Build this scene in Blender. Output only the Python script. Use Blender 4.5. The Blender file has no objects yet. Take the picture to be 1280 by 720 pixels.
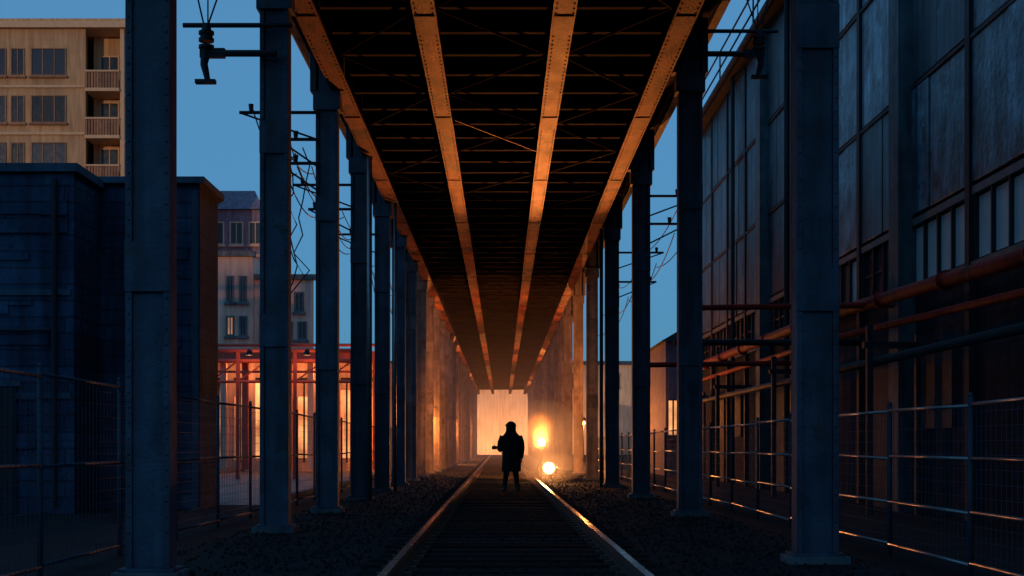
import bpy, math, random
from mathutils import Vector, Matrix
random.seed(7)
S=bpy.context.scene
COL=S.collection
F=1778.0; VX=628.0; VY=558.0; CH=1.114

# ---------------------------------------------------------------- materials
def mat(name, c1, c2=None, rough=0.7, metal=0.0, nscale=3.0, bump=0.15, bscale=30.0, rnd=0.0, stretch=(1,1,1), brick=None, streak=0.0, rust=None, rustamt=0.5, spec=0.5, wave=None, rscale=1.3):
    m=bpy.data.materials.new(name); m.use_nodes=True
    nt=m.node_tree; N=nt.nodes; L=nt.links
    b=N['Principled BSDF']; b.inputs['Roughness'].default_value=rough; b.inputs['Metallic'].default_value=metal
    b.inputs['Specular IOR Level'].default_value=spec
    c2=c2 or tuple(x*0.6 for x in c1)
    tc=N.new('ShaderNodeTexCoord'); mp=N.new('ShaderNodeMapping'); mp.inputs['Scale'].default_value=stretch
    L.new(tc.outputs['Object'],mp.inputs['Vector'])
    n=N.new('ShaderNodeTexNoise'); n.inputs['Scale'].default_value=nscale; n.inputs['Detail'].default_value=8; n.inputs['Roughness'].default_value=0.65
    L.new(mp.outputs[0],n.inputs['Vector'])
    cr=N.new('ShaderNodeValToRGB'); cr.color_ramp.elements[0].position=0.35; cr.color_ramp.elements[1].position=0.65
    cr.color_ramp.elements[0].color=(*c1,1); cr.color_ramp.elements[1].color=(*c2,1)
    L.new(n.outputs['Fac'],cr.inputs[0]); col=cr.outputs[0]
    hgt=None
    if brick:
        sx=N.new('ShaderNodeSeparateXYZ'); cx=N.new('ShaderNodeCombineXYZ'); L.new(tc.outputs['Object'],sx.inputs[0])
        ax=brick.get('axis','X'); L.new(sx.outputs[ax],cx.inputs['X']); L.new(sx.outputs['Z'],cx.inputs['Y'])
        bt=N.new('ShaderNodeTexBrick'); L.new(cx.outputs[0],bt.inputs['Vector']); bt.inputs['Scale'].default_value=1
        bt.inputs['Brick Width'].default_value=brick['w']; bt.inputs['Row Height'].default_value=brick['h']; bt.inputs['Mortar Size'].default_value=brick.get('m',0.012)
        bt.inputs['Color1'].default_value=(1,1,1,1); bt.inputs['Color2'].default_value=(.5,.5,.56,1); bt.inputs['Mortar'].default_value=(.22,.22,.25,1)
        mx=N.new('ShaderNodeMixRGB'); mx.blend_type='MULTIPLY'; mx.inputs[0].default_value=brick.get('f',0.9)
        L.new(col,mx.inputs[1]); L.new(bt.outputs['Color'],mx.inputs[2]); col=mx.outputs[0]; hgt=bt.outputs['Fac']
    if streak>0:
        mp2=N.new('ShaderNodeMapping'); mp2.inputs['Scale'].default_value=(3,3,0.25); L.new(tc.outputs['Object'],mp2.inputs[0])
        n2=N.new('ShaderNodeTexNoise'); n2.inputs['Scale'].default_value=1.6; n2.inputs['Detail'].default_value=6; L.new(mp2.outputs[0],n2.inputs['Vector'])
        r2=N.new('ShaderNodeMapRange'); r2.inputs[1].default_value=0.35; r2.inputs[2].default_value=0.65; r2.inputs[3].default_value=1-streak; r2.inputs[4].default_value=1.15
        L.new(n2.outputs['Fac'],r2.inputs[0])
        mx=N.new('ShaderNodeMixRGB'); mx.blend_type='MULTIPLY'; mx.inputs[0].default_value=1; L.new(col,mx.inputs[1]); L.new(r2.outputs[0],mx.inputs[2]); col=mx.outputs[0]
    if rnd>0:
        at=N.new('ShaderNodeAttribute'); at.attribute_name='rnd'
        r3=N.new('ShaderNodeMapRange'); r3.inputs[3].default_value=1-rnd; r3.inputs[4].default_value=1+rnd; L.new(at.outputs['Fac'],r3.inputs[0])
        mx=N.new('ShaderNodeMixRGB'); mx.blend_type='MULTIPLY'; mx.inputs[0].default_value=1; L.new(col,mx.inputs[1]); L.new(r3.outputs[0],mx.inputs[2]); col=mx.outputs[0]
    if rust:
        n4=N.new('ShaderNodeTexNoise'); n4.inputs['Scale'].default_value=rscale; n4.inputs['Detail'].default_value=10; n4.inputs['Roughness'].default_value=0.75; L.new(mp.outputs[0],n4.inputs['Vector'])
        r4=N.new('ShaderNodeMapRange'); r4.inputs[1].default_value=0.62-0.2*rustamt; r4.inputs[2].default_value=0.70-0.2*rustamt; L.new(n4.outputs['Fac'],r4.inputs[0])
        mx=N.new('ShaderNodeMixRGB'); L.new(r4.outputs[0],mx.inputs[0]); L.new(col,mx.inputs[1]); mx.inputs[2].default_value=(*rust,1); col=mx.outputs[0]
    L.new(col,b.inputs['Base Color'])
    rr=N.new('ShaderNodeMapRange'); rr.inputs[3].default_value=max(0.05,rough-0.12); rr.inputs[4].default_value=min(1,rough+0.12); L.new(n.outputs['Fac'],rr.inputs[0]); L.new(rr.outputs[0],b.inputs['Roughness'])
    nb=N.new('ShaderNodeTexNoise'); nb.inputs['Scale'].default_value=bscale; nb.inputs['Detail'].default_value=5; L.new(tc.outputs['Object'],nb.inputs['Vector'])
    bp=N.new('ShaderNodeBump'); bp.inputs['Strength'].default_value=bump; bp.inputs['Distance'].default_value=0.03
    h=nb.outputs['Fac']
    if hgt is not None:
        sb=N.new('ShaderNodeMath'); sb.operation='SUBTRACT'; L.new(nb.outputs['Fac'],sb.inputs[0]); L.new(hgt,sb.inputs[1]); h=sb.outputs[0]
    if wave:
        wv=N.new('ShaderNodeTexWave'); wv.wave_type='BANDS'; wv.bands_direction=wave[0]; wv.inputs['Scale'].default_value=wave[1]; L.new(tc.outputs['Object'],wv.inputs['Vector'])
        ad=N.new('ShaderNodeMath'); ad.operation='ADD'; L.new(h,ad.inputs[0]); L.new(wv.outputs['Fac'],ad.inputs[1]); h=ad.outputs[0]
    L.new(h,bp.inputs['Height']); L.new(bp.outputs[0],b.inputs['Normal'])
    return m

def emis(name,c,s,var=0.0,sc=1.0):
    m=bpy.data.materials.new(name); m.use_nodes=True; nt=m.node_tree; N=nt.nodes; L=nt.links
    b=N['Principled BSDF']; b.inputs['Base Color'].default_value=(*[min(1,x) for x in c],1)
    b.inputs['Emission Color'].default_value=(*c,1); b.inputs['Emission Strength'].default_value=s
    if var>0:
        tc=N.new('ShaderNodeTexCoord'); n=N.new('ShaderNodeTexNoise'); n.inputs['Scale'].default_value=sc; n.inputs['Detail'].default_value=4; L.new(tc.outputs['Object'],n.inputs['Vector'])
        r=N.new('ShaderNodeMapRange'); r.inputs[1].default_value=.35; r.inputs[2].default_value=.65; r.inputs[3].default_value=s*(1-var); r.inputs[4].default_value=s*(1+var); L.new(n.outputs['Fac'],r.inputs[0]); L.new(r.outputs[0],b.inputs['Emission Strength'])
    return m

STEEL=mat('painted_steel',(.048,.085,.14),(.020,.040,.075),rough=.6,nscale=2.5,streak=.5,rust=(.03,.027,.033),rustamt=.3,bump=.25,rnd=.15)
STEELF=mat('lamplit_weathered_steel',(.24,.18,.15),(.12,.09,.075),rough=.65,nscale=2.5,streak=.5,rust=(.08,.045,.035),rustamt=.4,bump=.25,rnd=.3)  # weathered steel made paler and warmer: lamplight put into the colour
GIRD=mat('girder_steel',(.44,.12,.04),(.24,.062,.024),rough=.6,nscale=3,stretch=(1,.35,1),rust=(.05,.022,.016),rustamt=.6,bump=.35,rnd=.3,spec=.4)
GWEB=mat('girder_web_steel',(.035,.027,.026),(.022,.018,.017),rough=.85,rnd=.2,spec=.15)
DECK=mat('deck_timber',(.018,.015,.015),(.012,.011,.011),rough=.95,rnd=.5,bump=.4,spec=.1)
FBEAM=mat('floor_beam_steel',(.018,.012,.011),(.011,.008,.008),rough=.9,rnd=.5,bump=.3,spec=.1)
GROUND=mat('gravel_ground',(.021,.023,.028),(.012,.013,.017),rough=.95,nscale=1.2,bump=.9,bscale=18,spec=.1)
STONE=mat('ballast_stone',(.021,.023,.028),(.013,.014,.018),rough=.95,rnd=.45,spec=.05)
ASPH=mat('asphalt',(.085,.09,.10),(.06,.065,.075),rough=.5,nscale=.8,bump=.3,bscale=60)
CONC=mat('concrete',(.12,.14,.16),(.07,.08,.10),rough=.85,streak=.4,rnd=.2)
SLEEP=mat('sleeper_timber',(.019,.018,.019),(.012,.012,.013),rough=.95,stretch=(.4,3,1),nscale=5,rnd=.4,bump=.5,spec=.05)
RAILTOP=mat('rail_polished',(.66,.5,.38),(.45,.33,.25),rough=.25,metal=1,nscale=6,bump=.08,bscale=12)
RAILSIDE=mat('rail_rust',(.05,.035,.028),(.035,.025,.02),rough=.8,rnd=.2)
LWALL=mat('left_block_wall',(.050,.105,.19),(.018,.045,.10),rough=.85,nscale=.9,streak=.5,brick={'w':2.4,'h':.27,'m':.018,'f':.75},bump=.9,bscale=12,spec=.3,rust=(.018,.034,.065),rustamt=.35)
CAPM=mat('coping',(.05,.09,.145),(.03,.055,.09),rough=.85,streak=.3)
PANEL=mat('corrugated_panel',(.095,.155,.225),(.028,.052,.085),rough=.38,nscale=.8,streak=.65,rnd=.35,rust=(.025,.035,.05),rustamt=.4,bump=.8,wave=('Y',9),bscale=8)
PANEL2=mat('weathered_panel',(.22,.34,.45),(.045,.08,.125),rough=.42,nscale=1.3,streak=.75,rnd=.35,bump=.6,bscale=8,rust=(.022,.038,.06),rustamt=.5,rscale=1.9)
PILA=mat('pilaster_green',(.07,.115,.14),(.033,.06,.085),rough=.7,streak=.5)
DARKW=mat('dark_lower_wall',(.024,.036,.058),(.011,.017,.03),rough=.85,streak=.5,rnd=.3,brick={'axis':'Y','w':.5,'h':.16,'f':.6},spec=.15)
PANE=mat('painted_sky_pane',(.80,.82,.84),(.62,.66,.72),rough=.22,nscale=2,bump=.02,spec=.8)  # pale base colour stands in for sky reflected in the glass
GLASSD=mat('dark_glass',(.02,.03,.05),(.012,.02,.035),rough=.15,bump=.02,spec=.3,rnd=.5)
FRAME=mat('window_frame',(.12,.12,.13),(.08,.08,.09),rough=.6)
REDP=mat('red_pipe_paint',(.42,.022,.016),(.28,.017,.014),rough=.7,nscale=4,rnd=.2,rust=(.06,.016,.015),rustamt=.4,spec=.15)
DARKM=mat('dark_iron',(.02,.026,.036),(.013,.017,.024),rough=.65,rnd=.2,spec=.25)
GALV=mat('galvanised_tube',(.30,.31,.33),(.2,.2,.21),rough=.35,metal=.7,nscale=6,rnd=.2)
WIREM=mat('fence_wire',(.03,.055,.095),(.02,.038,.065),rough=.6,spec=.3)
OCHRE=mat('ochre_render',(.56,.33,.17),(.47,.27,.14),rough=.85,nscale=.5,streak=.25,bump=.15,rnd=.08)
OCHRE2=mat('ochre_trim',(.64,.41,.24),(.54,.34,.2),rough=.8)
WOOD=mat('balcony_wood',(.32,.14,.07),(.22,.1,.05),rough=.7,rnd=.3)
BEIGE=mat('beige_render',(.62,.42,.34),(.5,.34,.28),rough=.85,nscale=.6,streak=.25)
PURP=mat('slate_facade',(.20,.16,.24),(.13,.115,.18),rough=.7,streak=.3)
CREAM=mat('warehouse_cream',(.62,.46,.32),(.52,.38,.26),rough=.9,nscale=.12,streak=.25,bump=.1)
BRICKB=mat('sun_blocker_brick',(.16,.12,.10),(.11,.085,.075),rough=.9,brick={'w':.5,'h':.15,'f':.5})  # for the unseen block added to shade the low scene
REDC=mat('red_canopy',(.42,.06,.04),(.28,.045,.03),rough=.6,rnd=.2)
CLOTH=mat('coat_cloth',(.03,.028,.03),(.018,.018,.02),rough=.95,nscale=20,spec=.1)
TROUS=mat('trouser_cloth',(.03,.032,.04),(.02,.02,.025),rough=.9,nscale=20,spec=.1)
SKIN=mat('skin',(.5,.3,.22),(.45,.26,.19),rough=.55,bump=.03)
BOOT=mat('boot_leather',(.03,.025,.02),(.02,.016,.014),rough=.5)
WARMWIN=emis('lit_window',(1,.42,.15),1.0,.7,.9)
WARMDIM=emis('dim_lit_window',(1,.42,.2),.28,.7,.7)
BULB=emis('lamp_lens',(1,.52,.19),3.8)
BULB2=emis('sodium_lens',(1,.42,.12),2.2)

# ---------------------------------------------------------------- builder
class MB:
    def __init__(s): s.v=[];s.f=[];s.r=[];s.m=[];s.mats=[]
    def mi(s,m):
        if m not in s.mats: s.mats.append(m)
        return s.mats.index(m)
    def add(s,vs,fs,m,r=None):
        o=len(s.v); s.v+= [tuple(v) for v in vs]; r=random.random() if r is None else r; k=s.mi(m)
        for f in fs: s.f.append(tuple(i+o for i in f)); s.r.append(r); s.m.append(k)
    def box(s,x0,x1,y0,y1,z0,z1,m,r=None):
        x0,x1=sorted((x0,x1));y0,y1=sorted((y0,y1));z0,z1=sorted((z0,z1))
        s.add([(x0,y0,z0),(x1,y0,z0),(x1,y1,z0),(x0,y1,z0),(x0,y0,z1),(x1,y0,z1),(x1,y1,z1),(x0,y1,z1)],
              [(0,3,2,1),(4,5,6,7),(0,1,5,4),(1,2,6,5),(2,3,7,6),(3,0,4,7)],m,r)
    def prism(s,poly,z0,z1,m,r=None):
        n=len(poly); vs=[(x,y,z0) for x,y in poly]+[(x,y,z1) for x,y in poly]
        fs=[(i,(i+1)%n,(i+1)%n+n,i+n) for i in range(n)]+[tuple(range(n-1,-1,-1)),tuple(range(n,2*n))]
        s.add(vs,fs,m,r)
    def tube(s,pts,rad,m,n=8,r=None,cap=True):
        pts=[Vector(p) for p in pts]; k=len(pts)
        rad=rad if isinstance(rad,(list,tuple)) else [rad]*k
        vs=[];fs=[]
        t0=(pts[1]-pts[0]).normalized(); up=Vector((0,0,1)) if abs(t0.z)<.9 else Vector((0,1,0))
        for i,p in enumerate(pts):
            t=(pts[min(i+1,k-1)]-pts[max(i-1,0)]).normalized()
            a=t.cross(up).normalized(); b=a.cross(t).normalized()
            ri=rad[i]; rx,ry=(ri if isinstance(ri,(tuple,list)) else (ri,ri))
            for j in range(n):
                q=2*math.pi*j/n; vs.append(p+a*math.cos(q)*rx+b*math.sin(q)*ry)
        for i in range(k-1):
            for j in range(n): fs.append((i*n+j,i*n+(j+1)%n,(i+1)*n+(j+1)%n,(i+1)*n+j))
        if cap: fs.append(tuple(range(n-1,-1,-1))); fs.append(tuple((k-1)*n+j for j in range(n)))
        s.add(vs,fs,m,r)
    def rivet(s,p,nrm,m,r=.018):
        p=Vector(p); nrm=Vector(nrm); a=nrm.orthogonal().normalized(); b=nrm.cross(a)
        vs=[p+(a*math.cos(k*math.pi/3)+b*math.sin(k*math.pi/3))*r for k in range(6)]+[p+nrm*r*.8+(a*math.cos(k*math.pi/3)+b*math.sin(k*math.pi/3))*r*.55 for k in range(6)]
        s.add(vs,[(k,(k+1)%6,(k+1)%6+6,k+6) for k in range(6)]+[(6,7,8,9,10,11)],m,.5)
    def ell(s,c,r,m,nu=14,nv=9,rot=None):
        c=Vector(c); vs=[];fs=[]
        for i in range(nv+1):
            th=math.pi*i/nv
            for j in range(nu):
                ph=2*math.pi*j/nu; p=Vector((math.sin(th)*math.cos(ph)*r[0],math.sin(th)*math.sin(ph)*r[1],math.cos(th)*r[2]))
                if rot: p=rot@p
                vs.append(c+p)
        for i in range(nv):
            for j in range(nu): fs.append((i*nu+j,(i+1)*nu+j,(i+1)*nu+(j+1)%nu,i*nu+(j+1)%nu))
        s.add(vs,fs,m)
    def build(s,name,parent=None,smooth=False,bevel=0,loc=None):
        me=bpy.data.meshes.new(name); me.from_pydata(s.v,[],s.f)
        for m in s.mats: me.materials.append(m)
        me.polygons.foreach_set('material_index',s.m)
        a=me.attributes.new('rnd','FLOAT','FACE'); a.data.foreach_set('value',s.r)
        if smooth: me.polygons.foreach_set('use_smooth',[True]*len(s.f))
        me.update(); o=bpy.data.objects.new(name,me); COL.objects.link(o)
        if loc: o.location=loc
        if parent: o.parent=parent
        if bevel:
            b=o.modifiers.new('bevel','BEVEL'); b.width=bevel; b.segments=2; b.limit_method='ANGLE'
        return o
def empty(name,loc=(0,0,0)):
    e=bpy.data.objects.new(name,None); e.location=loc; COL.objects.link(e); e.empty_display_size=.3; return e
def light(kind,name,loc,power,color,parent=None,size=.1,tgt=None,**kw):
    l=bpy.data.lights.new(name,kind); l.energy=power; l.color=color
    if kind!='SUN': l.shadow_soft_size=size
    for k,v in kw.items(): setattr(l,k,v)
    o=bpy.data.objects.new(name,l); o.location=loc; COL.objects.link(o)
    if tgt is not None: o.rotation_euler=(Vector(tgt)-Vector(loc)).to_track_quat('-Z','Y').to_euler()
    if parent: o.parent=parent
    return o

# ---------------------------------------------------------------- ground / road
b=MB(); b.add([(-900,-400,0),(900,-400,0),(900,1800,0),(-900,1800,0)],[(0,1,2,3)],GROUND); b.build('ground')
b=MB(); b.add([(-11.5,27,.004),(-4.6,27,.004),(-4.6,175,.004),(-11.5,175,.004)],[(0,1,2,3)],ASPH); b.build('road')
b=MB()
y=27
while y<170: b.box(-4.6,-4.42,y,y+.98,0,.12,CONC); y+=1.0
b.build('road_kerb',bevel=.01)
b=MB(); b.box(-14.5,-11.5,27,175,0,.13,CONC); b.build('pavement',bevel=.01)

# ballast
b=MB()
for i in range(17000):
    y=6+62*random.random()**1.6; x=random.uniform(-3.4,3.5)
    s=random.uniform(.010,.028)
    z=random.uniform(0,.02)
    vs=[Vector((random.uniform(.7,1.2)*s*q[0],random.uniform(.7,1.2)*s*q[1],random.uniform(.5,1)*s*q[2])) for q in [(1,0,0),(0,1,0),(-1,0,0),(0,-1,0),(0,0,1),(0,0,-1)]]
    R=Matrix.Rotation(random.random()*6,3,'Z')
    b.add([R@v+Vector((x,y,z)) for v in vs],[(0,1,4),(1,2,4),(2,3,4),(3,0,4),(1,0,5),(2,1,5),(3,2,5),(0,3,5)],STONE)
b.build('ballast_gravel')

# track
trk=empty('railway_track')
def tx(y): return .10-.0028*(y-11)
b=MB(); y=5
while y<170:
    dx=random.uniform(-.04,.04); b.box(tx(y)-1.35+dx,tx(y)+1.35+dx,y,y+.24,-.05,.018+random.uniform(-.008,.008),SLEEP); y+=.62
b.build('sleepers',trk,bevel=.008)
for sgn in (-1,1):
    b=MB()
    ys=[4+i*2 for i in range(84)]
    def strip(x0,x1,z0,z1,m):
        vs=[];fs=[]
        for y in ys:
            c=tx(y)+sgn*1.01
            vs+=[(c+x0,y,z0),(c+x1,y,z0),(c+x1,y,z1),(c+x0,y,z1)]
        for i in range(len(ys)-1):
            for j in range(4): fs.append((i*4+j,i*4+(j+1)%4,(i+1)*4+(j+1)%4,(i+1)*4+j))
        fs.append((3,2,1,0)); b.add(vs,fs,m)
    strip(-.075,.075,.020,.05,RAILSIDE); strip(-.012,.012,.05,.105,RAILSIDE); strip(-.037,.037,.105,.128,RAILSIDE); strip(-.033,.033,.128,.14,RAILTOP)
    y=5.1
    while y<80:
        c=tx(y)+sgn*1.01
        b.box(c-.15,c-.08,y,y+.12,.0,.055,RAILSIDE); b.box(c+.08,c+.15,y,y+.12,.0,.055,RAILSIDE); y+=.62
    b.build('rail',trk)

# ---------------------------------------------------------------- viaduct
via=empty('elevated_railway_viaduct')
ZB=7.1; Y0=8; Y1=162
GX=[-2.72,-1.08,.86,2.55]
for gi,gx in enumerate(GX):
    b=MB(); y=Y0
    L=6.1
    while y<Y1:
        y2=min(y+L,Y1)
        j=random.uniform(-.006,.006)
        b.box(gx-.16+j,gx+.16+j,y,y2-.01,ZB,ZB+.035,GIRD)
        b.box(gx-.16+j,gx+.16+j,y,y2-.01,ZB+.87,ZB+.9,GWEB)
        b.box(gx-.012,gx+.012,y,y2,ZB+.035,ZB+.87,GWEB)
        b.box(gx-.085,gx+.085,y,y2,ZB+.036,ZB+.055,GWEB)
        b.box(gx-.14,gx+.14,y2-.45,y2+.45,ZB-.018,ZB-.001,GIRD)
        k=y
        while k<y2:
            b.box(gx-.13,gx-.012,k,k+.02,ZB+.056,ZB+.87,GWEB); b.box(gx+.012,gx+.13,k,k+.02,ZB+.056,ZB+.87,GWEB); k+=1.5
        y=y2
    k=Y0
    while k<75:
        for o in (-.12,.12): b.rivet((gx+o,k,ZB-.001),(0,0,-1),GIRD,.016)
        k+=.22
    b.build('girder',via)
b=MB(); y=Y0+.3
while y<Y1:
    for i in range(3):
        x0=GX[i]+.03;x1=GX[i+1]-.03
        b.box(x0,x1,y-.06,y+.06,ZB+.42,ZB+.44,FBEAM); b.box(x0,x1,y-.01,y+.01,ZB+.44,ZB+.86,FBEAM)
    y+=1.25
b.build('cross_beams',via)
b=MB(); y=Y0; k=0
while y<Y1-5:
    for i in range(3):
        x0=GX[i]+.1;x1=GX[i+1]-.1
        if (k+i)%2: x0,x1=x1,x0
        b.tube([(x0,y,ZB+.34),(x1,y+2.5,ZB+.34)],.022,FBEAM,5)
    y+=2.5;k+=1
b.tube([(GX[1]+.2,26.5,ZB+.1),(GX[2]-.1,29.5,ZB+.12)],.02,GIRD,6)
b.build('diagonal_bracing',via)
b=MB(); y=Y0
while y<Y1:
    b.box(-3.35,3.35,y,y+.235,ZB+.92+random.uniform(0,.012),ZB+1.14,DECK); y+=.25 if y<70 else .26
b.build('deck_ties',via)
b=MB(); b.box(-3.3,3.3,Y0,Y1,ZB+1.15,ZB+1.3,DECK)
b.box(-3.5,-3.36,Y0,Y1,ZB+.85,ZB+1.5,STEEL); b.box(3.36,3.5,Y0,Y1,ZB+.85,ZB+1.5,STEEL)
b.build('deck_slab',via)

def column(x,y,w=.4,near=False):
    b=MB(); h=w/2; d=.13
    zt=ZB+.9; M=STEEL if y<47 else STEELF  # far columns take the steel with lamplight in its colour
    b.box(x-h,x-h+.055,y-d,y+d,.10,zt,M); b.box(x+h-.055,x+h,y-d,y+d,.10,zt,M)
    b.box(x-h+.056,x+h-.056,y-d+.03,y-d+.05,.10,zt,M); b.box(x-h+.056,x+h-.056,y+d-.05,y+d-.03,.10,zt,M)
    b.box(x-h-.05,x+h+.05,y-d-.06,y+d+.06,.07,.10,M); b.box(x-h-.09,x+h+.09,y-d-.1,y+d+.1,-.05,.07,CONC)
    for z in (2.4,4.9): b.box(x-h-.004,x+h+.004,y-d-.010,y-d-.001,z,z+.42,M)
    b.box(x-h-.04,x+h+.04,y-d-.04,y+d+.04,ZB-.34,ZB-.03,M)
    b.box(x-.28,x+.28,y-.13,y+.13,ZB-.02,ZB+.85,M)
    if y<32:
        z=.4
        while z<ZB-.7:
            for sx in (-h+.028,h-.028): b.rivet((x+sx,y-d,z),(0,-1,0),M,.014)
            z+=.13
    b.build('column',via,bevel=.004 if y<35 else 0)
LY=[11.95,18.5]; y=24.0
while y<160: LY.append(y); y+=5.5
RY=[13.65,22.8,30.8]; y=39.0
while y<160: RY.append(y); y+= 8.6 if y<60 else 6.2
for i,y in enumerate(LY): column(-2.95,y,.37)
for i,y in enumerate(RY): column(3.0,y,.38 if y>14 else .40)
b=MB()
b.tube([(-2.72,29.1,.0),(-2.72,29.1,ZB-.05)],.055,GALV,10)
b.tube([(-2.62,34.7,.0),(-2.62,34.7,ZB-.05)],.04,GALV,10)
b.tube([(2.7,38.8,.0),(2.7,38.8,ZB-.05)],.05,DARKM,10)
b.build('drain_pipes',via,smooth=True)
for y,x0,x1,z in [(24,-4.4,-3.1,6.7),(24,-3.75,-3.1,6.25),(24,-3.75,-3.1,5.85),(29.5,-4.3,-3.1,6.5),(29.5,-4.0,-3.1,6.0),(35,-4.2,-3.1,6.3),(30.8,3.1,4.3,6.5),(30.8,3.1,4.0,5.9),(39,3.1,4.4,6.4),(39,3.1,4.2,5.6)]:
    b=MB(); b.tube([(x0,y-.2,z),(x1,y-.2,z)],.03,DARKM,6)
    e=x0 if abs(x0)>abs(x1) else x1; o=x1 if e==x0 else x0
    b.tube([(e,y-.2,z),(o,y-.2,z-.45)],.018,DARKM,6)
    for q in (.15,.45): 
        xx=e+(o-e)*q; b.tube([(xx,y-.2,z),(xx,y-.2,z+.14)],[.03,.045],DARKM,8)
    b.build('cable_bracket',via)
def sag(p,q,s,n=14):
    p=Vector(p);q=Vector(q); return [p.lerp(q,i/n)-Vector((0,0,s*4*(i/n)*(1-i/n))) for i in range(n+1)]
b=MB()
for x,z in [(-4.2,6.84),(-3.9,6.84),(-3.6,6.35),(-3.7,5.95)]:
    yy=[24,29.3,34.8,40.3,45.8,51.3]
    for a,c in zip(yy[:-1],yy[1:]): b.tube(sag((x,a-.2,z),(x+random.uniform(-.1,.1),c-.2,z-.15),random.uniform(.15,.5)),.012,DARKM,5)
for k in range(5):
    x=-3.4-.12*k; pts=[(x,24.2,6.2-.1*k)]
    for i in range(8): pts.append((x+random.uniform(-.16,.16),24.2+random.uniform(-.1,.1),5.9-.1*k-i*.3))
    b.tube(pts,.012,DARKM,5)
for x,z in [(3.9,6.5),(4.2,6.1),(3.7,5.7)]:
    yy=[30.8,39,47.6,56.2]
    for a,c in zip(yy[:-1],yy[1:]): b.tube(sag((x,a-.2,z),(x,c-.2,z-.1),random.uniform(.2,.5)),.012,DARKM,5)
b.build('cables',via)

def ohb(sx,y,x0,z0,px):
    b=MB(); X=lambda t: sx*t
    b.tube([(X(2.7),y-.24,z0),(X(px+.32),y-.24,z0)],.032,DARKM,8)
    b.tube([(X(2.9),y-.24,z0-.36),(X(px-.02),y-.24,z0-.36)],.045,DARKM,8)
    b.tube([(X(px+.02),y-.24,z0+.02),(X(px+.02),y-.24,z0-.2)],[.05,.09],DARKM,10)
    for i in range(3): b.tube([(X(px+.02),y-.24,z0-.08-i*.09),(X(px+.02),y-.24,z0-.12-i*.09)],[.10,.10],DARKM,12)
    b.tube([(X(px+.02),y-.24,z0-.3),(X(px+.05),y-.24,z0-.5),(X(px),y-.24,z0-.72)],[.07,.05,.035],DARKM,8)
    b.box(X(px-.1),X(px+.16),y-.29,y-.19,z0-.75,z0-.70,DARKM)
    b.box(X(px-.22),X(px+.1),y-.28,y-.2,z0-.42,z0-.3,DARKM)
    b.tube([(X(px+.05),y-.24,z0),(X(px+.35),y-.24,z0+1.3)],.012,DARKM,5)
    b.tube([(X(px),y-.24,z0),(X(px-.45),y-.24,z0+1.3)],.012,DARKM,5)
    b.tube([(X(px),y-.24,z0),(X(px-.0),y-.24,z0+1.3)],.01,DARKM,5)
    b.tube([(X(px-.45),y-.24,z0+1.3),(X(px+.35),y-.24,z0+1.3)],.025,DARKM,5)
    b.tube([(X(3.36),y-.24,z0+1.3),(X(px),y-.24,z0+1.3)],.03,DARKM,5)
    b.build('overhead_line_bracket')
ohb(-1,18.5,0,6.52,3.78)
ohb(1,22.8,0,7.70,4.05)

# ---------------------------------------------------------------- fences
def fence(name,X,y0,y1,h,rails,railm,mesh=True,step=2.5,postm=None):
    e=empty(name); b=MB(); y=y0
    while y<=y1+.01:
        b.tube([(X,y,0),(X,y,h+.04)],.024,postm or railm,8); b.tube([(X,y,h+.04),(X,y,h+.07)],[.03,.01],postm or railm,8)
        y+=step
    b.build('posts',e,smooth=True)
    b=MB()
    for z in rails:
        yy=y0
        while yy<y1:
            b.tube([(X+random.uniform(-.01,.01),yy,z+random.uniform(-.015,.015)),(X+random.uniform(-.01,.01),yy+step,z+random.uniform(-.015,.015))],.016,railm,8); yy+=step
    b.build('rails',e,smooth=True)
    if mesh:
        b=MB(); y=y0
        while y<y1:
            b.box(X+.02,X+.0245,y,y+.0045,.05,h-.02,WIREM); y+=.12
        z=.08
        while z<h: b.box(X+.025,X+.0295,y0,y1,z,z+.0045,WIREM); z+=.12
        b.build('wire_mesh',e)
fence('mesh_fence',-3.9,7,52,1.75,[.1,.95,1.72],WIREM)
fence('mesh_fence',3.95,7,62,1.5,[.12,.55,1.0,1.47],GALV,postm=WIREM)

# ---------------------------------------------------------------- left block building
e=empty('blockwork_outbuilding')
b=MB()
b.prism([(-6.9,25),(-5.32,25),(-5.32,26.6),(-7.4,31),(-30,31),(-30,25)],0,5.72,LWALL)
b.build('walls',e)
b=MB(); b.prism([(-7.0,24.88),(-5.22,24.88),(-5.22,26.7),(-7.4,31.1),(-30,31.1),(-30,24.88)],5.722,5.84,CAPM); b.build('roof_coping',e,bevel=.01)
b=MB(); b.prism([(-7.05,23.4),(-7.05,24.87),(-30,24.87),(-30,23.4)],0,5.62,LWALL); b.build('front_bay',e)
b=MB(); b.box(-30,-6.97,23.3,24.86,5.622,5.76,CAPM)
b.box(-6.6,-6.45,24.93,24.995,.2,5.6,CAPM); b.box(-5.45,-5.335,24.95,24.997,0,5.6,CAPM)
b.box(-9.6,-9.5,23.33,23.397,.2,5.5,CAPM)
for z in (1.9,3.6): b.box(-30,-7.1,23.37,23.398,z,z+.1,CAPM)
b.tube([(-7.35,23.32,.1),(-7.35,23.32,5.5)],.05,DARKM,8)
b.tube([(-30,23.3,3.0),(-7.4,23.3,3.02)],.025,DARKM,6)
for i in range(26):
    xx=random.uniform(-11.5,-7.6); zz=random.uniform(.3,5.1); w_=random.uniform(.5,1.6)
    b.box(xx,min(xx+w_,-7.15),23.375-random.uniform(0,.02),23.396,zz,zz+random.choice((.12,.24,.24)),LWALL)
for i in range(12):
    xx=random.uniform(-6.35,-5.9); zz=random.uniform(.3,5.2)
    b.box(xx,xx+random.uniform(.2,.42),24.965,24.996,zz,zz+.22,LWALL)
b.build('pilasters_and_pipes',e)
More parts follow.
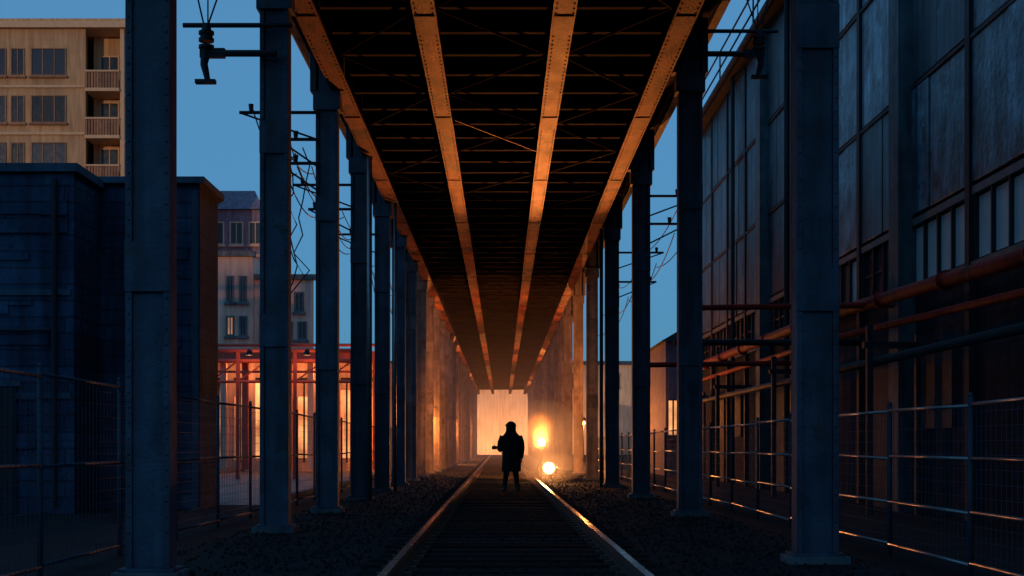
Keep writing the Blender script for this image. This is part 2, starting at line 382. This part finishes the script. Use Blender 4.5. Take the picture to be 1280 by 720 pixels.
b=MB(); b.box(-8.9,-8.0,23.30,23.345,0,2.1,DARKM); b.box(-9.0,-7.9,23.28,23.344,2.102,2.2,CAPM); b.build('door',e)

def window(bf,bg,x0,x1,y,z0,z1,mul=1,glass=None,fr=FRAME,sill=True,t=.09):
    glass=glass or GLASSD
    bg.box(x0+t*.5,x1-t*.5,y-.03,y-.012,z0+t*.5,z1-t*.5,glass)
    bf.box(x0,x0+t,y-.09,y-.002,z0,z1,fr); bf.box(x1-t,x1,y-.09,y-.002,z0,z1,fr)
    bf.box(x0+t+.001,x1-t-.001,y-.088,y-.002,z0,z0+t,fr); bf.box(x0+t+.001,x1-t-.001,y-.088,y-.002,z1-t,z1,fr)
    for i in range(1,mul):
        xx=x0+(x1-x0)*i/mul; bf.box(xx-.03,xx+.03,y-.08,y-.002,z0+t+.002,z1-t-.002,fr)
    if sill: bf.box(x0-.1,x1+.1,y-.2,y-.003,z0-.14,z0-.003,fr)

def PX(px,Z): return (px-VX)*Z/F
def PZ(py,Z): return CH+(VY-py)*Z/F
e=empty('ochre_apartment_building')
Z=90; zt=PZ(36,Z)
w=MB(); xb=PX(107,Z); xr=PX(155,Z)
w.prism([(xb,Z),(xb-3,Z+13),(-60,Z+13),(-60,Z)],0,zt,OCHRE)
w.prism([(xb+.002,Z+1.8),(xr-.3,Z+1.8),(xr-3,Z+12.9),(xb-2.5,Z+12.9)],0,zt,OCHRE)
w.prism([(xr-.25,Z),(xr,Z),(xr-.45,Z+1.8),(xr-.7,Z+1.8)],0,zt,OCHRE2)
w.build('walls',e)
t=MB(); t.prism([(xr+.3,Z-.35),(xr-2.5,Z+13),(-60,Z+13),(-60,Z-.35)],zt+.002,zt+.4,OCHRE2)
t.prism([(xr+.15,Z-.2),(xr-2.6,Z+12.8),(-60,Z+12.8),(-60,Z-.2)],zt+.402,zt+.6,OCHRE)
fr=MB(); gl=MB(); bal=MB()
for k in range(9):
    zf=PZ(95,Z)-k*2.98
    zh=zf+1.75
    window(fr,gl,PX(39,Z),PX(83,Z),Z,zf,zh,3,fr=WOOD,t=.07)
    window(fr,gl,PX(14,Z),PX(31,Z),Z,zf,zh,2,fr=WOOD,t=.07)
    window(fr,gl,PX(-10,Z),PX(8,Z),Z,zf,zh,2,fr=WOOD,t=.07)
    window(fr,gl,PX(-60,Z),PX(-25,Z),Z,zf,zh,2,fr=WOOD,t=.07)
    t.box(-60,xb-.02,Z-.12,Z-.003,zf-.75,zf-.6,OCHRE2)
    x0=xb+.01;x1=xr-.26
    bal.box(x0,x1,Z-.25,Z+1.79,zf-1.0,zf-.8,OCHRE2)
    n=12
    for i in range(n): 
        xx=x0+(x1-x0)*i/n; bal.box(xx+.02,xx+(x1-x0)/n-.03,Z-.2,Z-.15,zf-.79,zf+.22,WOOD)
    bal.box(x0,x1,Z-.24,Z-.12,zf+.225,zf+.33,OCHRE2)
    window(fr,gl,x0+.4,x1-.5,Z+1.8,zf-.7,zh,2,fr=OCHRE2,sill=False)
t.build('cornice',e); fr.build('window_frames',e); gl.build('window_glass',e); bal.build('balconies',e)

e=empty('mansard_building')
Z=105; w=MB(); fr=MB(); gl=MB()
x0=PX(255,Z); x1=PX(327,Z); zt=PZ(262,Z)
w.prism([(x0,Z),(x1,Z),(x1-2,Z+11),(x0-4,Z+11)],0,zt,PURP)
w.build('walls',e)
r=MB(); a=1.0
r.add([(x0-.3,Z-.3,zt+.002),(x1+.2,Z-.3,zt+.002),(x1-2,Z+11,zt+.002),(x0-4,Z+11,zt+.002),(x0+.5,Z+1.2,zt+1.6),(x1-.7,Z+1.2,zt+1.6),(x1-2.5,Z+10,zt+1.6),(x0-3,Z+10,zt+1.6)],[(0,1,5,4),(1,2,6,5),(2,3,7,6),(3,0,4,7),(4,5,6,7)],PURP); r.build('roof',e)
for k in range(5):
    zf=zt-2.6-k*3.1
    for q in range(3):
        xa=x0+.5+q*1.4; window(fr,gl,xa,xa+1.0,Z,zf,zf+1.7,2,fr=BEIGE)
    fr.box(x0+.02,x1-.02,Z-.15,Z-.003,zf-.9,zf-.7,BEIGE)
fr.build('window_frames',e); gl.build('window_glass',e)

e=empty('beige_corner_building')
Z=78; w=MB(); fr=MB(); gl=MB(); lit=MB()
x0=PX(200,Z); x1=PX(392,Z); zt=PZ(350,Z); xm=PX(318,Z); zt2=PZ(322,Z)
w.prism([(xm,Z),(x1,Z),(x1-1.5,Z+9),(xm,Z+9)],0,zt,BEIGE)
w.prism([(x0,Z-.4),(xm-.01,Z-.4),(xm-.01,Z+9.5),(x0,Z+9.5)],0,zt2,BEIGE)
w.box(xm,x1+.2,Z-.2,Z+.3,zt+.002,zt+.3,CONC); w.box(x0-.1,xm+.1,Z-.6,Z-.0,zt2+.002,zt2+.3,CONC)
w.build('walls',e)
for (px0,px1,py0,py1,yy,g) in [(283,293,345,378,Z-.4,0),(299,309,345,378,Z-.4,0),(283,293,395,420,Z-.4,1),(299,309,395,420,Z-.4,0),(328,340,365,390,Z,0),(348,358,365,390,Z,0),(368,380,365,390,Z,0),(330,344,402,425,Z,0),(352,366,402,425,Z,1),(372,384,402,425,Z,0)]:
    window(fr,gl if not g else lit,PX(px0,yy),PX(px1,yy),yy,PZ(py1,yy),PZ(py0,yy),2,glass=GLASSD if not g else WARMDIM,fr=CONC)
fr.build('window_frames',e); gl.build('window_glass',e); lit.build('lit_windows',e)

e=empty('shop_arcade')
Z=62; w=MB(); gl=MB(); cn=MB()
x0=PX(225,Z); x1=PX(470,Z); zt=PZ(440,Z)
w.prism([(x0,Z+1.5),(x1,Z+1.5),(x1,Z+9),(x0,Z+9)],0,zt,BEIGE)
n=9
for i in range(n+1):
    xx=x0+(x1-x0)*i/n; w.box(xx-.13,xx+.13,Z-.1,Z+.16,0.1,zt-.3,REDC if i%2==1 else BEIGE)
for i in range(n):
    a=x0+(x1-x0)*i/n+.2;c=x0+(x1-x0)*(i+1)/n-.2
    gl.box(a,c,Z+1.40,Z+1.46,.5+.1*(i%2),zt-1.3-.3*(i%3),WARMWIN if i%2 else WARMDIM)
    w.box(a,c,Z+1.37,Z+1.49,zt-1.2,zt-1.05,DARKM); w.box((a+c)/2-.04,(a+c)/2+.04,Z+1.36,Z+1.38,.4,zt-1.2,DARKM)
cn.box(x0-.3,x1+.2,Z-.5,Z+1.6,zt-.28,zt-.02,REDC); cn.box(x0-.3,x1+.2,Z-.55,Z-.505,zt-.5,zt,REDC)
cn.tube([(x0,Z-.7,zt+.25),(x1,Z-.7,zt+.25)],.07,REDC,8); cn.tube([(x0,Z-.7,zt-.9),(x1,Z-.7,zt-.9)],.05,REDC,8)
w.build('walls_and_posts',e); gl.build('lit_windows',e); cn.build('canopy',e)
for px in (300,350,400):
    light('POINT','arcade_lamp',(PX(px,Z),Z+.4,zt-.9),48,(1,.40,.15),e,size=.12)
e=empty('red_pipe_gantry'); b=MB(); Zg=48
gx0=PX(262,Zg); gx1=PX(440,Zg)
for z in (4.35,4.0,3.3): b.tube([(gx0,Zg,z),(gx1,Zg,z)],.07 if z>3.5 else .05,REDC,8)
for i in range(6):
    xx=gx0+(gx1-gx0)*i/5; b.box(xx-.06,xx+.06,Zg-.06,Zg+.06,0,4.35,REDC)
    if i<5: b.tube([(xx,Zg,3.3),(xx+(gx1-gx0)/5,Zg,4.0)],.03,REDC,6)
b.build('frame',e)
b=MB()
for i in (1,3):
    xx=gx0+(gx1-gx0)*(i+.5)/5; b.tube([(xx,Zg-.6,4.35),(xx,Zg-.6,4.15)],[.05,.14],DARKM,10); b.tube([(xx,Zg,4.3),(xx,Zg-.6,4.3)],.02,DARKM,6)
    light('POINT','gantry_lamp',(xx,Zg-.6,4.05),18,(1,.38,.14),e,size=.08)
b.build('lamp_shades',e)

# ---------------------------------------------------------------- right factory
e=empty('factory_building')
XW=7.0; body=MB(); body.box(XW+.12,XW+18,8,50,0,11.95,DARKW); body.build('core_walls',e)
up=MB(); pil=MB(); lo=MB(); win=MB(); wf=MB()
ys=[8.2+3.25*i for i in range(13)]
tiers=[(4.98,7.2),(7.22,9.55),(9.57,11.95)]
for i,y in enumerate(ys):
    y2=min(y+3.25,50)
    for t,(a,c) in enumerate(tiers):
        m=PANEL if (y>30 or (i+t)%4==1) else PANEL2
        ym=y+.13+(y2-y-.26)*random.choice((.5,.5,.38,.62))
        for (ya,yb) in ((y+.13,ym-.012),(ym+.012,y2-.13)):
            ox=random.uniform(0,.035)
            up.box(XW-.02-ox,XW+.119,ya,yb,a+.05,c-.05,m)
        pil.box(XW-.07,XW+.118,y+.13,y2-.13,c-.045,c+.015,DARKM)
    big = (i in (1,5,9))
    pil.box(XW-(.28 if big else .08),XW+.118,y-(.3 if big else .10),y+(.3 if big else .10),0,12.0,PILA if big else DARKM)
    for q in range(4):
        a=y+.2+q*.72; c=a+.66
        if c>y2-.12: break
        rr=random.random()
        g=PANE if ((18.5<y+q*.7<23.5) or (rr<.25 and y<34)) else (GLASSD if rr<.7 else PANEL)
        win.box(XW+.03,XW+.05,a,c,3.9,4.8,g)
        wf.box(XW-.03,XW+.10,c+.001,c+.058,3.85,4.84,DARKM)
        if g is GLASSD: wf.box(XW+.0,XW+.06,a,c,4.34,4.38,DARKM)
    wf.box(XW-.06,XW+.11,y+.13,y2-.13,3.75,3.848,FRAME); wf.box(XW-.05,XW+.11,y+.13,y2-.13,4.842,4.96,FRAME)
    lo.box(XW+.02,XW+.118,y+.14,y2-.14,0.0,3.74,DARKW)
    if i%3==2:
        lo.box(XW-.05,XW+.019,y+.7,y2-.9,0,2.6,DARKM); lo.box(XW-.09,XW+.018,y+.55,y2-.75,2.602,2.75,PILA)
    if i%3==1:
        lo.box(XW-.05,XW+.019,y+.8,y2-.8,1.4,2.7,DARKM)
up.build('wall_panels',e,bevel=.008); pil.build('pilasters',e); lo.build('lower_wall',e); win.build('window_panes',e); wf.build('window_frames',e)
b=MB(); b.box(XW-.35,XW+18,7.8,50.2,12.002,12.25,DARKM)
b.tube([(XW-.3,8,12.75),(XW-.3,50,12.75)],.03,DARKM,6); b.tube([(XW-.3,8,13.25),(XW-.3,50,13.25)],.03,DARKM,6)
for i in range(8): b.tube([(XW-.3,9+5.8*i,12.25),(XW-.3,9+5.8*i,13.25)],.025,DARKM,6)
b.tube([(XW-.42,8,12.1),(XW-.42,50.1,12.1)],.08,CAPM,8)
b.tube([(XW-.2,34,0),(XW-.2,34,12)],.07,DARKM,8); b.tube([(XW-.2,42,0),(XW-.2,42,12)],.06,DARKM,8)
b.build('roof_edge',e)
e=empty('pipe_rack'); b=MB()
b.tube([(6.3,9,3.28),(6.3,18,3.42),(6.3,28,3.66),(6.3,48,3.7)],.11,REDP,12)
b.tube([(6.55,9,3.0),(6.55,18,3.05),(6.55,28,3.25),(6.55,48,3.3)],.06,REDP,10)
b.tube([(6.1,9,2.5),(6.1,48,2.5)],.07,DARKM,10)
y=10
while y<48:
    zz=3.28+.14*min(1,(y-9)/9)+.24*max(0,min(1,(y-18)/10))
    b.tube([(6.3,y,zz),(6.3,y+.07,zz)],.15,REDP,12)
    y+=3.4
b.build('pipes',e,smooth=True)
b=MB(); y=15
while y<50:
    b.box(5.95,6.05,y,y+.10,0,3.1,DARKM); b.box(6.75,6.83,y,y+.12,0,2.95,DARKM)
    b.box(5.9,6.95,y-.02,y+.14,2.72,2.82,DARKM)
    y+=8.2
b.build('supports',e)
b=MB()
b.tube([(3.2,24.5,3.5),(6.9,24.5,3.55)],.05,REDP,8); b.tube([(3.2,26.5,3.05),(6.9,26.5,3.05)],.06,DARKM,8); b.tube([(3.2,33,3.0),(6.9,33,3.05)],.06,REDP,8)
b.build('cross_pipes',e)
e=empty('gable_shed'); b=MB()
b.box(6.2,13,54,62,0,5.1,PURP); b.build('walls',e)
b=MB(); b.add([(6,53.8,5.1),(13.2,53.8,5.1),(13.2,62.2,5.1),(6,62.2,5.1),(9.6,53.8,7.2),(9.6,62.2,7.2)],[(0,1,4),(2,3,5),(0,4,5,3),(1,2,5,4),(0,3,2,1)],PILA); b.build('roof',e)
b=MB(); window(b,b,6.25,6.7,53.99,1.5,2.9,2,glass=WARMWIN,t=.05); b.build('lit_window',e)

e=empty('warehouse'); b=MB()
b.prism([(-60,190),(70,190),(70,210),(-60,210)],0,12,CREAM); b.build('walls',e)
b=MB(); b.box(-60.4,70.4,189.6,210.4,12.002,12.5,CAPM); b.build('roof',e)
fr=MB(); gl=MB()
for i in range(-9,12):
    window(fr,gl,i*6+1.9,i*6+3.7,190,8.9,10.9,3)
fr.build('window_frames',e); gl.build('window_glass',e)
b=MB()
for i in range(-9,12): b.box(i*6-.2,i*6+.2,189.8,189.998,0,11.9,CREAM)
b.build('pilasters',e)
for x in (-7,0,7):
    b=MB(); b.box(x-.1,x+.1,183,183.2,0,.3,DARKM); b.box(x-.25,x+.25,183.0,183.3,.3,.6,DARKM); b.build('added_floodlight',e)
    light('SPOT','added_floodlight_lamp',(x,183.5,.7),4200,(1,.42,.15),e,size=.3,tgt=(x*.9,190,3.5),spot_size=math.radians(150),spot_blend=1)  # added lights, put in to make the end wall glow

# unseen block added behind the viewpoint to shade the low ground at sunset
e=empty('added_sun_blocker'); b=MB(); fr=MB(); gl=MB()
b.box(-260,200,-140,-121,0,21.5,BRICKB); b.build('walls',e)
b=MB(); b.box(-260.4,200.4,-140.4,-120.6,21.502,22.1,CAPM); b.build('roof',e)
for i in range(60):
    for k in range(6): 
        xx=-255+i*7.5; zz=1.5+k*3.3
        gl.box(xx,xx+2.2,-120.99,-120.95,zz,zz+1.8,GLASSD); fr.box(xx-.1,xx+2.3,-120.99,-120.85,zz-.2,zz-.003,CONC)
gl.build('window_glass',e); fr.build('window_sills',e)

# ---------------------------------------------------------------- lamps
def worklamp(name,x,y,z,r):
    e=empty(name); b=MB()
    for a in (0,2.09,4.19):
        b.tube([(x,y+.08,z-.05 if z<.6 else z-.5),(x+.38*math.cos(a+.5)*min(1,z),y+.08+.38*math.sin(a+.5)*min(1,z),0.02)],.012,DARKM,6)
    b.tube([(x,y+.08,.15),(x,y+.08,z)],.015,DARKM,6)
    b.tube([(x,y+.14,z),(x,y+.02,z),(x,y-.04,z)],[r*.5,r*.95,r*1.12],DARKM,18)
    b.tube([(x-r*1.2,y+.02,z),(x-r*1.2,y+.03,z-r*1.3),(x+r*1.2,y+.03,z-r*1.3),(x+r*1.2,y+.02,z)],.012,DARKM,6)
    b.build('stand_and_housing',e)
    b=MB(); b.tube([(x,y-.041,z),(x,y-.06,z)],[r,r*.9],BULB,18); b.build('lens',e)
    return e
x1_,z1_=PX(677,45),PZ(553,45); x2_,z2_=PX(686,43),PZ(585,43)
e1=worklamp('tripod_work_lamp',x1_,45,z1_,.13)
e2=worklamp('tripod_work_lamp',x2_,43,z2_,.18)
WC=(1,.29,.06)
light('SPOT','beam',(x1_,44.9,z1_),9000,(1,.25,.045),e1,size=.12,tgt=(-.2,25,8.9),spot_size=math.radians(40),spot_blend=1)
light('SPOT','rear_fill',(x1_,45.25,z1_),11000,WC,e1,size=.12,tgt=(-.6,75,4.0),spot_size=math.radians(72),spot_blend=1)  # added fill with no lamp head of its own, brightens the far columns
light('POINT','glow',(x1_,44.7,z1_),170,(1,.38,.11),e1,size=.12)
light('POINT','glow',(x2_,42.7,z2_),190,(1,.38,.11),e2,size=.12)
def postlamp(x,y,z,p):
    e=empty('sodium_lamp'); b=MB()
    b.tube([(x,y,0),(x,y,z+.1)],.05,DARKM,8); b.tube([(x,y,z+.28),(x,y,z+.12)],[.05,.2],DARKM,12); b.box(x-.12,x+.12,y-.12,y+.12,0,.2,CONC)
    b.build('post_and_shade',e)
    b=MB(); b.ell((x+(.0),y-.06,z),(.09,.09,.1),BULB2,10,6); b.build('bulb',e)
    light('POINT','bulb_light',(x,y-.2,z-.02),p,WC,e,size=.1)
for (x,y,z,p) in [(-3.75,62,2.2,900),(-3.75,90,2.2,2200),(3.75,66,2.2,1100),(3.75,98,2.2,2600),(-3.75,125,2.2,3200),(3.75,140,2.2,3500)]:
    postlamp(x,y,z,p)

def vol(name,d,an):
    m=bpy.data.materials.new(name); m.use_nodes=True; nt=m.node_tree; nt.nodes.clear()
    o=nt.nodes.new('ShaderNodeOutputMaterial'); v=nt.nodes.new('ShaderNodeVolumeScatter'); v.inputs['Density'].default_value=d; v.inputs['Anisotropy'].default_value=an; v.inputs['Color'].default_value=(1,.85,.7,1)
    nt.links.new(v.outputs[0],o.inputs['Volume']); return m
me_=empty('mist')
b=MB(); b.box(-3.5,3.5,47,186,.01,ZB-.05,vol('mist_volume',.0028,.1)); b.build('far_mist',me_)
HV=vol('halo_volume',.11,0.0)  # scatter added around the work lamps to give them a halo
b=MB(); b.ell((x1_,44.5,z1_+.1),(1.45,1.3,1.25),HV,28,16); b.build('lamp_halo',me_)
b=MB(); b.ell((x2_,42.4,z2_+.02),(1.1,.75,z2_),HV,28,16); b.build('lamp_halo',me_)

# ---------------------------------------------------------------- person
P=empty('person',(0,0,0)); px,py=.21,34.75
def V(x,y,z): return (px+x,py+y,z)
def finish(b,name,vox):
    o=b.build(name,P,smooth=True); r=o.modifiers.new('r','REMESH'); r.mode='VOXEL'; r.voxel_size=vox; r.use_smooth_shade=True
    s=o.modifiers.new('s','SMOOTH'); s.iterations=3; s.factor=.5; return o
b=MB()
b.tube([V(.01,0,.50),V(.01,0,.62),V(.0,0,.85),V(0,0,1.02),V(0,0,1.2),V(0,-.01,1.34),V(0,-.01,1.42),V(0,0,1.47)],[(.24,.18),(.235,.175),(.215,.16),(.21,.145),(.235,.15),(.24,.14),(.17,.12),(.09,.09)],CLOTH,24)
b.tube([V(.19,-.01,1.36),V(.255,0,1.2),V(.27,.0,1.08),V(.262,.06,.93),V(.24,.1,.83)],[.085,.078,.07,.062,.055],CLOTH,14)
b.tube([V(-.19,-.01,1.36),V(-.25,-.02,1.22),V(-.265,-.02,1.09),V(-.27,.10,1.03),V(-.29,.22,1.06)],[.085,.078,.072,.062,.052],CLOTH,14)
b.ell(V(0,-.03,1.575),(.125,.145,.15),CLOTH,18,12)
b.ell(V(0,-.02,1.63),(.12,.13,.10),CLOTH,18,12)
b.tube([V(0,0,1.40),V(0,-.01,1.48),V(0,-.02,1.55)],[(.17,.12),(.13,.12),(.12,.12)],CLOTH,18)
b.tube([V(-.02,.02,1.625),V(-.02,.02,1.645)],[(.165,.17),(.135,.14)],CLOTH,20)
finish(b,'coat_and_hood',.014)
b=MB()
for sx,yo in ((-1,.03),(1,-.03)):
    b.tube([V(sx*.09,0,.72),V(sx*.11,yo*.5,.50),V(sx*.135,yo,.32),V(sx*.155,yo,.12)],[.095,.078,.064,.055],TROUS,16)
finish(b,'trousers',.013)
b=MB()
for sx,yo in ((-1,.03),(1,-.03)):
    x=sx*.16
    b.tube([V(x,yo-.01,.2),V(x,yo-.01,.08)],[.06,.056],BOOT,14)
    b.tube([V(x,yo-.09,.055),V(x,yo,.06),V(x+sx*.02,yo+.12,.05),V(x+sx*.03,yo+.19,.04)],[(.045,.05),(.05,.06),(.052,.045),(.035,.03)],BOOT,14)
finish(b,'boots',.01)
b=MB()
b.ell(V(-.01,.035,1.575),(.078,.10,.115),SKIN,18,12)
b.tube([V(-.02,.12,1.60),V(-.025,.155,1.565),V(-.022,.12,1.555)],[.012,.018,.012],SKIN,8)
b.ell(V(-.015,.11,1.515),(.035,.03,.012),SKIN,10,6); b.ell(V(-.012,.09,1.48),(.035,.04,.025),SKIN,10,6)
b.ell(V(-.045,.115,1.598),(.016,.012,.01),SKIN,8,6); b.ell(V(.015,.12,1.598),(.016,.012,.01),SKIN,8,6)
b.tube([V(0,0,1.40),V(0,.01,1.5)],.055,SKIN,12)
finish(b,'head',.006)
def hand(o,d,side,name):
    b=MB(); o=Vector(o); d=Vector(d).normalized(); s=Vector(side).normalized(); n=d.cross(s).normalized()
    b.tube([o-d*.03,o+d*.03,o+d*.09],[(.026,.026),(.042,.017),(.042,.015)],SKIN,12)
    for i,(k,l) in enumerate([(-.03,.065),(-.01,.078),(.011,.072),(.031,.055)]):
        a=o+d*.085+s*k; b.tube([a-d*.01,a+d*l*.45,a+d*l*.8+n*l*.3,a+d*l*.95+n*l*.6],[.009,.0085,.008,.006],SKIN,8)
    a=o+d*.02-s*.03; b.tube([a,a-s*.03+d*.02+n*.01,a-s*.035+d*.055+n*.02],[.012,.0105,.008],SKIN,8)
    finish(b,name,.004)
hand(V(.235,.115,.79),(-.05,.15,-1),(0,1,.1),'right_hand')
hand(V(-.305,.25,1.07),(-.6,.6,.1),(.6,.6,.3),'left_hand')
b=MB(); b.box(px-.47,px-.33,py+.24,py+.31,1.04,1.12,DARKM); b.tube([V(-.40,.31,1.08),V(-.41,.39,1.08)],[.03,.036],DARKM,14); b.box(px-.43,px-.38,py+.25,py+.30,1.12,1.14,DARKM)
b.tube([V(-.33,.26,1.12),V(-.22,.20,1.28),V(-.06,.12,1.42)],.008,DARKM,6)
b.build('handheld_camera',P,bevel=.006)

# ---------------------------------------------------------------- world
w=bpy.data.worlds.new('World'); S.world=w; w.use_nodes=True; nt=w.node_tree; N=nt.nodes; L=nt.links
bg=N['Background']; sk=N.new('ShaderNodeTexSky'); sk.sky_type='NISHITA'; sk.sun_disc=False
sk.sun_elevation=math.radians(3); sk.sun_rotation=math.radians(200); sk.ozone_density=3.0
mx=N.new('ShaderNodeMixRGB'); mx.blend_type='MULTIPLY'; mx.inputs[0].default_value=1; mx.inputs[2].default_value=(.05,.22,.42,1)
L.new(sk.outputs[0],mx.inputs[1])
ad=N.new('ShaderNodeMixRGB'); ad.blend_type='ADD'; ad.inputs[0].default_value=1; ad.inputs[2].default_value=(.62,1.80,3.10,1)  # even twilight blue
L.new(mx.outputs[0],ad.inputs[1]); L.new(ad.outputs[0],bg.inputs[0]); bg.inputs[1].default_value=.13
el=math.radians(3); az=math.radians(200)
sd=Vector((math.sin(az)*math.cos(el),math.cos(az)*math.cos(el),math.sin(el)))
light('SUN','sun',(0,0,30),.85,(1,.60,.34),tgt=Vector((0,0,30))-sd,angle=math.radians(.5))

c=bpy.data.cameras.new('camera'); co=bpy.data.objects.new('camera',c); COL.objects.link(co); co.location=(0,0,CH); co.rotation_euler=(math.radians(90),0,0)
c.sensor_width=36; c.lens=F/1280*36; c.shift_y=(VY-360)/1280; c.shift_x=(640-VX)/1280; c.clip_end=3000; c.clip_start=.1
S.camera=co
S.view_settings.view_transform='Standard'; S.view_settings.look='None'; S.view_settings.exposure=0
